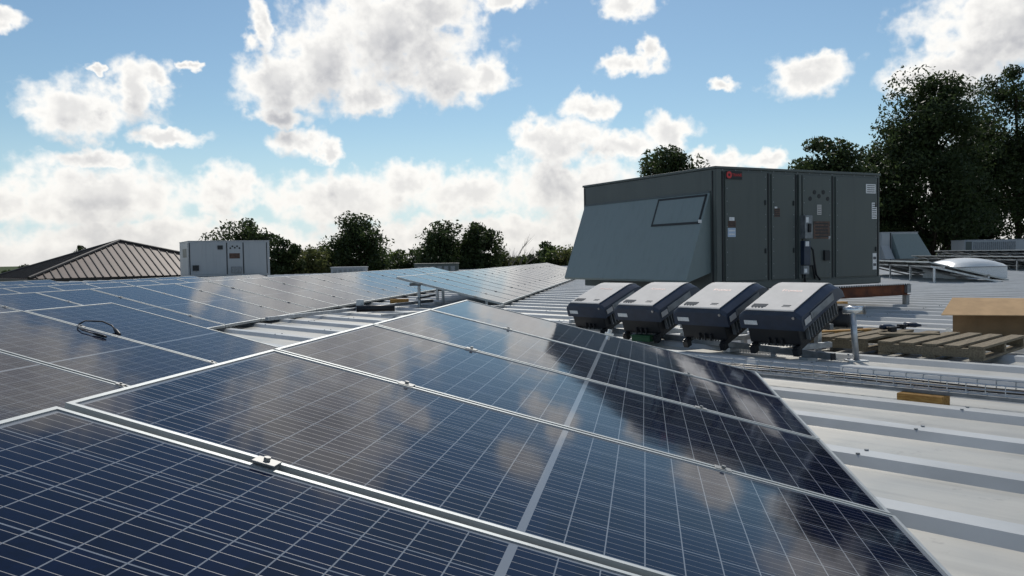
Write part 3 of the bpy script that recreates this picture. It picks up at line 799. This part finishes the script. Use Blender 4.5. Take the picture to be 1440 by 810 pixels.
# cardboard box with open flap
cbx = thing('cardboard_box', 'open cardboard box with a long flap folded out, at the right edge', 'cardboard box', zrot((4.50, 8.48, RZ + .041), -29))
w_, d_, h_ = 1.15, .55, .285
bm = bmesh.new(); t = .006
for c, s in (((w_ / 2, 0, h_ / 2), (w_, t, h_)), ((w_ / 2, d_, h_ / 2), (w_, t, h_)), ((0, d_ / 2, h_ / 2), (t, d_ - 2 * t, h_)), ((w_, d_ / 2, h_ / 2), (t, d_ - 2 * t, h_)), ((w_ / 2, d_ / 2, t / 2), (w_ - 2 * t, d_ - 2 * t, t))): add_box(bm, c, s)
obj('carton', bm, 'cardshade', cbx)
poly_part('flap', [(-.01, .16, h_ + .075), (w_ + .01, .16, h_ + .075), (w_ + .02, -.26, h_ - .06), (-.10, -.26, h_ - .075), (-.01, .16, h_ + .083), (w_ + .01, .16, h_ + .083), (w_ + .02, -.26, h_ - .052), (-.10, -.26, h_ - .067)],
          [(0, 1, 2, 3), (4, 7, 6, 5), (0, 4, 5, 1), (1, 5, 6, 2), (2, 6, 7, 3), (3, 7, 4, 0)], 'card', cbx)

# power tools and small hardware
tl = thing('cordless_drill', 'dark cordless drill lying beside the support post', 'power tool', zrot((3.46, 7.80, RZ + .158), 20) @ Matrix.Scale(.72, 4))
bm = bmesh.new(); add_tube(bm, [(0, 0, .045), (.05, 0, .045), (.16, 0, .045), (.18, 0, .045), (.23, 0, .045)], [.03, .036, .034, .024, .014], 12); obj('body', bm, 'navy', tl, True)
bm = bmesh.new(); add_tube(bm, [(.07, 0, .04), (.06, -.08, .03), (.05, -.12, .03)], [.02, .018, .02], 10); obj('handle', bm, 'dark', tl, True)
box_part('battery', (.045, -.15, .03), (.10, .06, .06), 'dark', tl, .006)
bm = bmesh.new(); add_tube(bm, [(.23, 0, .045), (.31, 0, .045)], .004, 6); obj('bit', bm, 'bolt', tl)
tl2 = copy_tree(tl); tl2.matrix_world = zrot((3.80, 8.05, RZ + .158), -55) @ Matrix.Scale(.72, 4); tag(tl2, 'second dark cordless drill pointing away, nearer the cardboard box', 'power tool')
bk = thing('buckets_lid', 'black round bucket between the nearest inverter and the support post', 'bucket', zrot((3.30, 8.45, RZ + .041), 0)); bk.name = 'bucket'
bm = bmesh.new(); add_tube(bm, [(0, 0, 0), (0, 0, .30)], [.15, .18], 24); obj('body', bm, 'dark', bk, True)
bm = bmesh.new(); add_tube(bm, [(0, 0, .301), (0, 0, .325)], [.19, .186], 24); obj('lid', bm, 'dark', bk)
br = thing('metal_bracket', 'small shiny metal bracket on the pallet left of the cardboard box', 'bracket', zrot((4.12, 8.05, RZ + .041), 10))
bm = bmesh.new(); add_box(bm, (.06, 0, .012), (.16, .06, .02)); add_box(bm, (.12, 0, .06), (.012, .06, .1)); add_tube(bm, [(0, 0, .02), (0, 0, .07)], .02, 10); obj('bracket', bm, 'pvc', br)
gi_ = thing('plastic_crate', 'green plastic item on the roof under the third inverter', 'crate', zrot((1.15, 8.35, RZ + .041), -43))
box_part('tray', (.14, .1, .03), (.22, .14, .055), 'green', gi_, .008); box_part('rim', (.14, .1, .06), (.24, .16, .010), 'green', gi_, .003)
# screws / debris on bright pan
for i, (a, b, lab) in enumerate(((-.02, 4.36, 'tiny dark bolt on the bright roof pan, nearest the panel edge'), (-1.05, 4.20, 'tiny dark bolt on the roof pan, left of the other stray one'), (-1.30, 5.45, 'tiny dark bolt near the cable tray at the right'))):
    r = thing('stray_bolt', lab, 'bolt', zrot(rp(a, b, RZ), 30 * i), 'stray bolts on the roof')
    bm = bmesh.new(); add_tube(bm, [(0, 0, .002), (0, 0, .010)], .010, 6); obj('head', bm, 'bolt', r)
    bm = bmesh.new(); add_tube(bm, [(0, 0, .009), (.006, 0, .026)], .004, 6); obj('shank', bm, 'bolt', r)

# skylight
sk = thing('skylight', 'white domed skylight on the roof at the right between the raised panel rows', 'skylight', zrot((13.6, 25.0, RZ), 12))
box_part('curb', (0, 0, .18), (1.75, 1.4, .36), 'white', sk, .01)
bm = bmesh.new(); nx = 14; grid = {}
for i in range(nx + 1):
    for j in range(nx + 1):
        x, y = -1 + 2 * i / nx, -1 + 2 * j / nx
        grid[i, j] = bm.verts.new((x * .92, y * .75, .372 + .26 * ((1 - x * x) * (1 - y * y)) ** .5))
for i in range(nx):
    for j in range(nx): bm.faces.new((grid[i, j], grid[i + 1, j], grid[i + 1, j + 1], grid[i, j + 1]))
obj('dome', bm, 'skylight', sk, True)
# bare rails where the modules of the left row are still missing
gr = thing('unfinished_rack', 'bare mounting posts and rails in the gap where panels are missing', 'panel rack', basis(O + UH * -3.2 + V * 4.9 + Vector((0, 0, -.035)), UH, V, (0, 0, 1)))
for (x, y, h) in ((.28, 8.45, .40), (.45, 9.6, .36), (1.6, 8.2, .12)):
    bm = bmesh.new(); z0 = RZ + .333; add_box(bm, (x, y, z0 + h / 2), (.045, .045, h)); add_box(bm, (x, y, z0 + .004), (.13, .13, .008)); obj('post', bm, 'galv', gr)
bm = bmesh.new(); add_box(bm, (.27, 9.0, -.42), (.04, 1.3, .04)); obj('rail', bm, 'galv', gr)
bm = bmesh.new(); add_box(bm, (-.25, 6.8, -.50), (.05, 4.6, .05), Matrix.Rotation(R_(-16), 3, 'Z')); obj('rail', bm, 'galv', gr)
bm = bmesh.new(); add_box(bm, (1.25, 6.6, -.53), (.04, 2.6, .04), Matrix.Rotation(R_(-35), 3, 'Z')); obj('rail', bm, 'galv', gr)
box_part('post_cap', (.22, 8.42, -.165), (.20, .10, .05), 'galvdark', gr, .006)
bg_ = thing('cable_reel', 'dark bundle of hardware lying on the bare roof in the gap', 'hardware', zrot((-2.55, 13.6, RZ + .041), 8))
bm = bmesh.new(); add_tube(bm, [(0, 0, .06), (.62, 0, .06)], .055, 12); obj('roll', bm, 'dark', bg_, True)
bm = bmesh.new(); add_box(bm, (.05, .2, .10), (.12, .1, .2)); obj('bracket', bm, 'galv', bg_); bg_.name = 'hardware_roll'
bt_ = thing('timber_plank', 'short orange timber offcut on the roof below the long row of panels', 'timber', zrot((-2.35, 16.2, RZ + .041), 5), 'loose timber on the roof')
box_part('plank', (.15, 0, .04), (.36, .12, .08), 'wood2', bt_)

# loose cable with connector on the left panels
P2 = O + UH * -3.2 + Vector((0, 0, -.0355)); 
cab = thing('loose_cable', 'black loop of loose cable with a plug lying on a left-hand panel', 'cable', basis(P2, U, V, N))
def l2(x, y, z): return (x, y, z)
def loc_(p): q = cab.matrix_world.inverted() @ Vector(p); return q
A_ = loc_((-3.081, 5.89, -.44)); B_ = loc_((-2.848, 5.958, -.496)); C_ = loc_((-2.87, 5.73, -.508))
h0 = .010
def lerp(a, b, t): return a + (b - a) * t
pts1 = [(A_.x, A_.y, h0), (A_.x - .005, A_.y + .07, h0 + .02), (lerp(A_.x, B_.x, .35), lerp(A_.y, B_.y, .35) + .11, h0 + .03), (lerp(A_.x, B_.x, .7), lerp(A_.y, B_.y, .7) + .07, h0 + .02), (B_.x, B_.y, h0)]
pts2 = [(A_.x, A_.y, h0), (A_.x + .05, A_.y - .07, h0), (lerp(A_.x, C_.x, .5), lerp(A_.y, C_.y, .5) - .06, h0), (C_.x, C_.y, h0)]
bm = bmesh.new(); add_tube(bm, pts1, .0055, 8); obj('cable', bm, 'dark', cab, True)
bm = bmesh.new(); add_tube(bm, pts2, .0045, 8); obj('cable', bm, 'dark', cab, True)
for (p, q, rr_) in ((pts1[-1], pts1[-2], .014), (pts2[-1], pts2[-2], .010)):
    p, q = Vector(p), Vector(q); d = (p - q).normalized()
    bm = bmesh.new(); add_tube(bm, [p - d * .03, p, p + d * .05, p + d * .07], [rr_ * .7, rr_, rr_, rr_ * .6], 10); obj('plug', bm, 'dark', cab, True)
# end clamp left on the far edge of the foreground row
ec = thing('end_clamp', 'shiny end clamp at the far edge of the foreground row near the timber plank', 'clamp', basis(O + U * 1.0 + V * (4 * PP + .02), U, V, N))
bm = bmesh.new(); add_box(bm, (0, .03, -.01), (.06, .05, .03)); add_tube(bm, [(0, .03, .0), (0, .03, .03)], .015, 8); obj('body', bm, 'pvc', ec)

# ================================================================== brown hip roof building
hb = thing('hip_roof_building', 'low building with brown standing seam hip roof beyond the left panels', 'building', Matrix.Translation((-31.0, 66.0, 0)))
n_ = Vector((.68, -.733, 0)); e_ = Vector((.733, .68, 0))
ap = Vector((0, 0, 1.70)); ez = -1.0
cr = [n_ * 5.4 - e_ * 7.7, n_ * 5.4 + e_ * 10.4, -n_ * 5.4 + e_ * 10.4, -n_ * 5.4 - e_ * 7.7]
cr = [c + Vector((0, 0, ez)) for c in cr]
bm = bmesh.new()
top = bm.verts.new(ap); cv_ = [bm.verts.new(c) for c in cr]
for k in range(4): bm.faces.new((cv_[k], cv_[(k + 1) % 4], top))
bm.faces.new(cv_[::-1])
rf = obj('roof', bm, 'tile', hb)
bm = bmesh.new()
for k in range(4):
    a, b = cr[k], cr[(k + 1) % 4]; mid = (a + b) / 2; up = (ap - mid); fn = (b - a).cross(up).normalized()
    if fn.z < 0: fn = -fn
    L = (b - a).length; eh = (b - a).normalized(); foot = (ap - a).dot(eh); up = ap - (a + eh * foot)
    n_seam = int(L / .52)
    for i in range(1, n_seam):
        x = L * i / n_seam; f = x / foot if x < foot else (L - x) / (L - foot); p = a + eh * x + fn * .03; q = p + up * f
        d = (q - p)
        if d.length > .2: add_box(bm, (p + q) / 2, (.06, d.length, .06), Matrix(((b - a).normalized(), d.normalized(), (b - a).normalized().cross(d.normalized()))).transposed())
obj('standing_seams', bm, 'tiledark', rf)
bm = bmesh.new()
for c in cr: add_tube(bm, [c + Vector((0, 0, .05)), ap + Vector((0, 0, .05))], .13, 8)
obj('hip_cap', bm, 'tiledark', rf)
bm = bmesh.new()
for k in range(4):
    a, b = cr[k], cr[(k + 1) % 4]; d = b - a
    add_box(bm, (a + b) / 2 + Vector((0, 0, -.16)), (d.length + .1, .12, .30), Matrix.Rotation(math.atan2(d.y, d.x), 3, 'Z'))
obj('fascia', bm, 'tiledark', rf)
bm = bmesh.new(); add_box(bm, e_ * 1.35 + Vector((0, 0, (GZ - 1.35) / 2)), (17.4, 10.2, -(GZ + 1.35)), Matrix.Rotation(math.atan2(e_.y, e_.x), 3, 'Z')); obj('wall', bm, 'brick', hb)

# ================================================================== trees
def tree(name, label, cat, x, y, ztop, w, crown_h, seed, m='leafdark', nleaf=6000, nclus=34, leaf=.2, trunk_r=.22, sparse=.22, group=None, lobe=1.0):
    rg = np.random.default_rng(seed); H = ztop - GZ
    root = thing(name, label, cat, Matrix.Translation((x, y, GZ)), group)
    cz = H - crown_h / 2
    cl = []
    while len(cl) < nclus:
        p = rg.uniform(-1, 1, 3); r = np.linalg.norm(p)
        if r > 1 or r < .25: continue
        # broader in the middle, uneven outline
        k = .70 + .20 * math.sin(3 * math.atan2(p[1], p[0]) + seed) + .16 * math.sin(4.3 * p[2] + seed * 1.7 + 2 * p[0])
        cl.append((p * np.array([w / 2 * k, w / 2 * k, crown_h / 2]) * .92 + np.array([0, 0, cz])))
    cl = np.array(cl)
    # limbs
    bm = bmesh.new()
    tr_top = H - crown_h * .35
    rr_ = random.Random(seed)
    tp = [(rr_.uniform(-.02, .02) * i * w * .3, rr_.uniform(-.02, .02) * i * w * .3, tr_top * i / 6) for i in range(7)]
    add_tube(bm, tp, [trunk_r * (1.25 - .15 * i) for i in range(7)], 8)
    for c in cl[:: max(1, len(cl) // 16)]:
        h = min(max(c[2] - np.hypot(c[0], c[1]) * .9 - .5, H * .22), tr_top * .97); i = min(5, int(h / tr_top * 6)); f = h / tr_top * 6 - i
        s0 = Vector(tp[i]).lerp(Vector(tp[i + 1]), f); e = Vector(c); mid = s0.lerp(e, .5) + Vector((0, 0, .12 * (e - s0).length))
        add_tube(bm, [s0, mid, e], [trunk_r * .42, trunk_r * .26, trunk_r * .08], 5)
    obj('trunk', bm, 'bark', root, True)
    # leaves
    per = int(nleaf * 1.6) // nclus; sets = []
    for c in cl:
        rad = sparse * w * rg.uniform(.55, 1.5)
        u = rg.normal(size=(per, 3)); u /= np.linalg.norm(u, axis=1)[:, None]
        r = rad * rg.uniform(0, 1, per) ** .45
        sets.append(c + u * r[:, None] * np.array([1, 1, .75]))
    P = np.concatenate(sets); n = len(P)
    P[:, 2] = np.maximum(P[:, 2], .15)
    a = rg.normal(size=(n, 3)); a /= np.linalg.norm(a, axis=1)[:, None]
    b = rg.normal(size=(n, 3)); b -= (b * a).sum(1)[:, None] * a; b /= np.linalg.norm(b, axis=1)[:, None]
    sz = leaf * rg.uniform(.5, 1.3, n)[:, None]
    q = np.stack([P - a * sz, P - b * sz * .45, P + a * sz, P + b * sz * .45], 1).reshape(-1, 3)
    me = bpy.data.meshes.new('crown')
    me.from_pydata(q.tolist(), [], np.arange(n * 4).reshape(-1, 4).tolist()); me.update()
    link_mesh('crown', me, m, root)
    return root

def px(x, y, Zd):
    return (x - 720) / 1170 * Zd, Zd, (360 - .01746 * (x - 720) - y) / 1170 * Zd
TREES = [
 # measured bearing, top, half width (as sight-line numbers at a distance), distance
 (1165, 184, 60, 50, 6.0, 11, 'leafdark', 12000, 'tree', 'loose topped dark tree rising directly behind the big unit roof, right end'),
 (1228, 205, 42, 58, 6.6, 12, 'leafdark', 6000, 'tree', 'lower dark tree squeezed between the loose topped one and the tallest trees'),
 (1312, 106, 78, 57, 13.2, 13, 'leafdark', 26000, 'tree', 'very tall broad dark tree at the right, over the hooded pale unit'),
 (1432, 84, 66, 61, 13.6, 14, 'leafdark', 22000, 'tree', 'tall dark tree at the right picture edge with its trunk showing below'),
 (1525, 118, 62, 62, 10.0, 15, 'leafdark', 8000, 'tree', 'dark tree just beyond the right picture edge'),
 (1268, 255, 40, 61, 7.4, 16, 'leafdark', 5000, 'tree', 'dark understorey tree below the tallest trees, beside the big unit'),
 (1350, 292, 30, 63, 4.0, 17, 'leafdark', 3000, 'tree', 'short dark tree under the tallest trees near the louvred unit'),
 (1372, 150, 44, 60, 12.0, 18, 'leafdark', 13000, 'tree', 'tall dark tree filling the space between the broad one and the edge one'),
 (1262, 150, 36, 60, 11.0, 19, 'leafdark', 6000, 'tree', 'narrow dark tree at the left shoulder of the broad tallest tree'),
 (943, 211, 54, 55, 6.0, 21, 'leafdark', 15000, 'tree', 'rounded green tree top showing over the big unit roof'),
 (352, 298, 48, 60, 3.6, 31, 'leafdark', 3600, 'tree', 'open crowned tree rising behind the smaller rooftop unit'),
 (396, 334, 24, 58, 4.6, 32, 'leafdark', 5440, 'tree', 'dense dark tree touching the right side of the smaller unit'),
 (430, 345, 39, 60, 4.6, 33, 'leafolive', 5440, 'tree', 'olive bushy tree right of the dense dark one'),
 (458, 343, 29, 63, 4.6, 34, 'leafmid', 4420, 'tree', 'bright green bushy tree left of the round topped tree'),
 (508, 302, 40, 62, 5.4, 35, 'leafdark', 6500, 'tree', 'round topped tree standing alone against the clouds'),
 (560, 350, 26, 66, 4.4, 36, 'leafmid', 3400, 'tree', 'small green tree between the round topped and the paired trees'),
 (585, 345, 26, 64, 4.4, 37, 'leafdark', 3740, 'tree', 'small dark tree at the left foot of the paired trees'),
 (622, 312, 38, 60, 5.0, 38, 'leafdark', 6500, 'tree', 'left tree of the dark wide pair in the middle distance'),
 (672, 314, 34, 61, 5.0, 39, 'leafdark', 5500, 'tree', 'right tree of the dark wide pair, beside bare branches'),
 (735, 356, 26, 70, 4.0, 41, 'leafmid', 3060, 'tree', 'low green tree right of the bare branched tree'),
 (768, 337, 17, 72, 5.0, 42, 'leafdark', 2200, 'tree', 'small rounded dark tree left of the big unit hood'),
 (797, 338, 29, 70, 5.0, 43, 'leafolive', 2400, 'tree', 'olive tree partly hidden by the big unit hood'),
 (845, 345, 24, 70, 5.0, 44, 'leafmid', 2000, 'tree', 'green tree wholly behind the big unit hood'),
 (750, 352, 12, 68, 3.2, 45, 'leafdark', 1200, 'tree', 'small pointed dark tree before the low green one'),
 (415, 352, 29, 66, 4.4, 61, 'leafmid', 4420, 'tree', 'low green tree between the smaller unit and the olive bushy tree'),
 (475, 352, 26, 67, 4.4, 62, 'leafolive', 4080, 'tree', 'low olive tree at the left foot of the round topped tree'),
 (540, 354, 29, 68, 4.4, 63, 'leafmid', 4420, 'tree', 'low green tree at the right foot of the round topped tree'),
 (645, 350, 34, 67, 4.6, 64, 'leafmid', 4420, 'tree', 'low green tree in the notch of the dark wide pair'),
 (708, 352, 29, 69, 4.4, 65, 'leafolive', 4080, 'tree', 'low olive tree at the foot of the bare branches'),
 (780, 348, 26, 71, 4.4, 66, 'leafmid', 4080, 'tree', 'low green tree between the rounded dark tree and the hood'),
 (122, 342, 16, 92, 4.0, 51, 'leafdark', 3400, 'tree', 'dark tree crown peeping over the brown hip roof'),
 (8, 378, 16, 80, 3.0, 52, 'leafdark', 1600, 'tree', 'dark low tree at the left picture edge'),
 (32, 372, 15, 84, 3.4, 53, 'leafdark', 1600, 'tree', 'dark low tree beside the left end of the hip roof'),
 (-30, 372, 22, 80, 3.4, 54, 'leafdark', 1600, 'tree', 'dark low tree just outside the left picture edge'),
]
for (x, yt, hw, Zd, chh, seed, m, nl, cat, lab) in TREES:
    X, Y, zt_ = px(x, yt, Zd); w = 2 * hw / 1170 * Zd
    H = zt_ - GZ
    tree('broadleaf_tree', lab, 'tree', X, Y, zt_, w * 1.38, min(max(chh, H * .55), H * .93), seed, m, nl, 38 if nl < 4000 else 78, leaf=.145 if Zd < 66 else .17, trunk_r=.16 + w * .014,
         sparse=.125 if 'open' in lab or 'loose' in lab else .135)
# bare tree
X, Y, zt_ = px(702, 314, 63)
bt = thing('bare_tree', 'leafless tree with thin grey branches beside the dark pair of trees', 'tree', Matrix.Translation((X, Y, GZ)))
bm = bmesh.new(); rb = random.Random(5)
def branch(p, d, l, r, lv):
    q = p + d * l; m_ = p.lerp(q, .5) + Vector((rb.uniform(-.05, .05), rb.uniform(-.05, .05), 0)) * l
    add_tube(bm, [p, m_, q], [r, r * .8, r * .55], 5, caps=False)
    if lv == 0: return
    for _ in range(3 if lv > 1 else 4):
        nd = (d + Vector((rb.uniform(-.7, .7), rb.uniform(-.7, .7), rb.uniform(-.1, .5)))).normalized()
        branch(p.lerp(q, rb.uniform(.55, 1)), nd, l * rb.uniform(.55, .8), r * .5, lv - 1)
Hb = zt_ - GZ
branch(Vector((0, 0, 0)), Vector((.05, 0, 1)).normalized(), Hb * .42, .13, 4)
obj('trunk', bm, mat('grey_bare_wood', (.16, .14, .12), .9), bt)
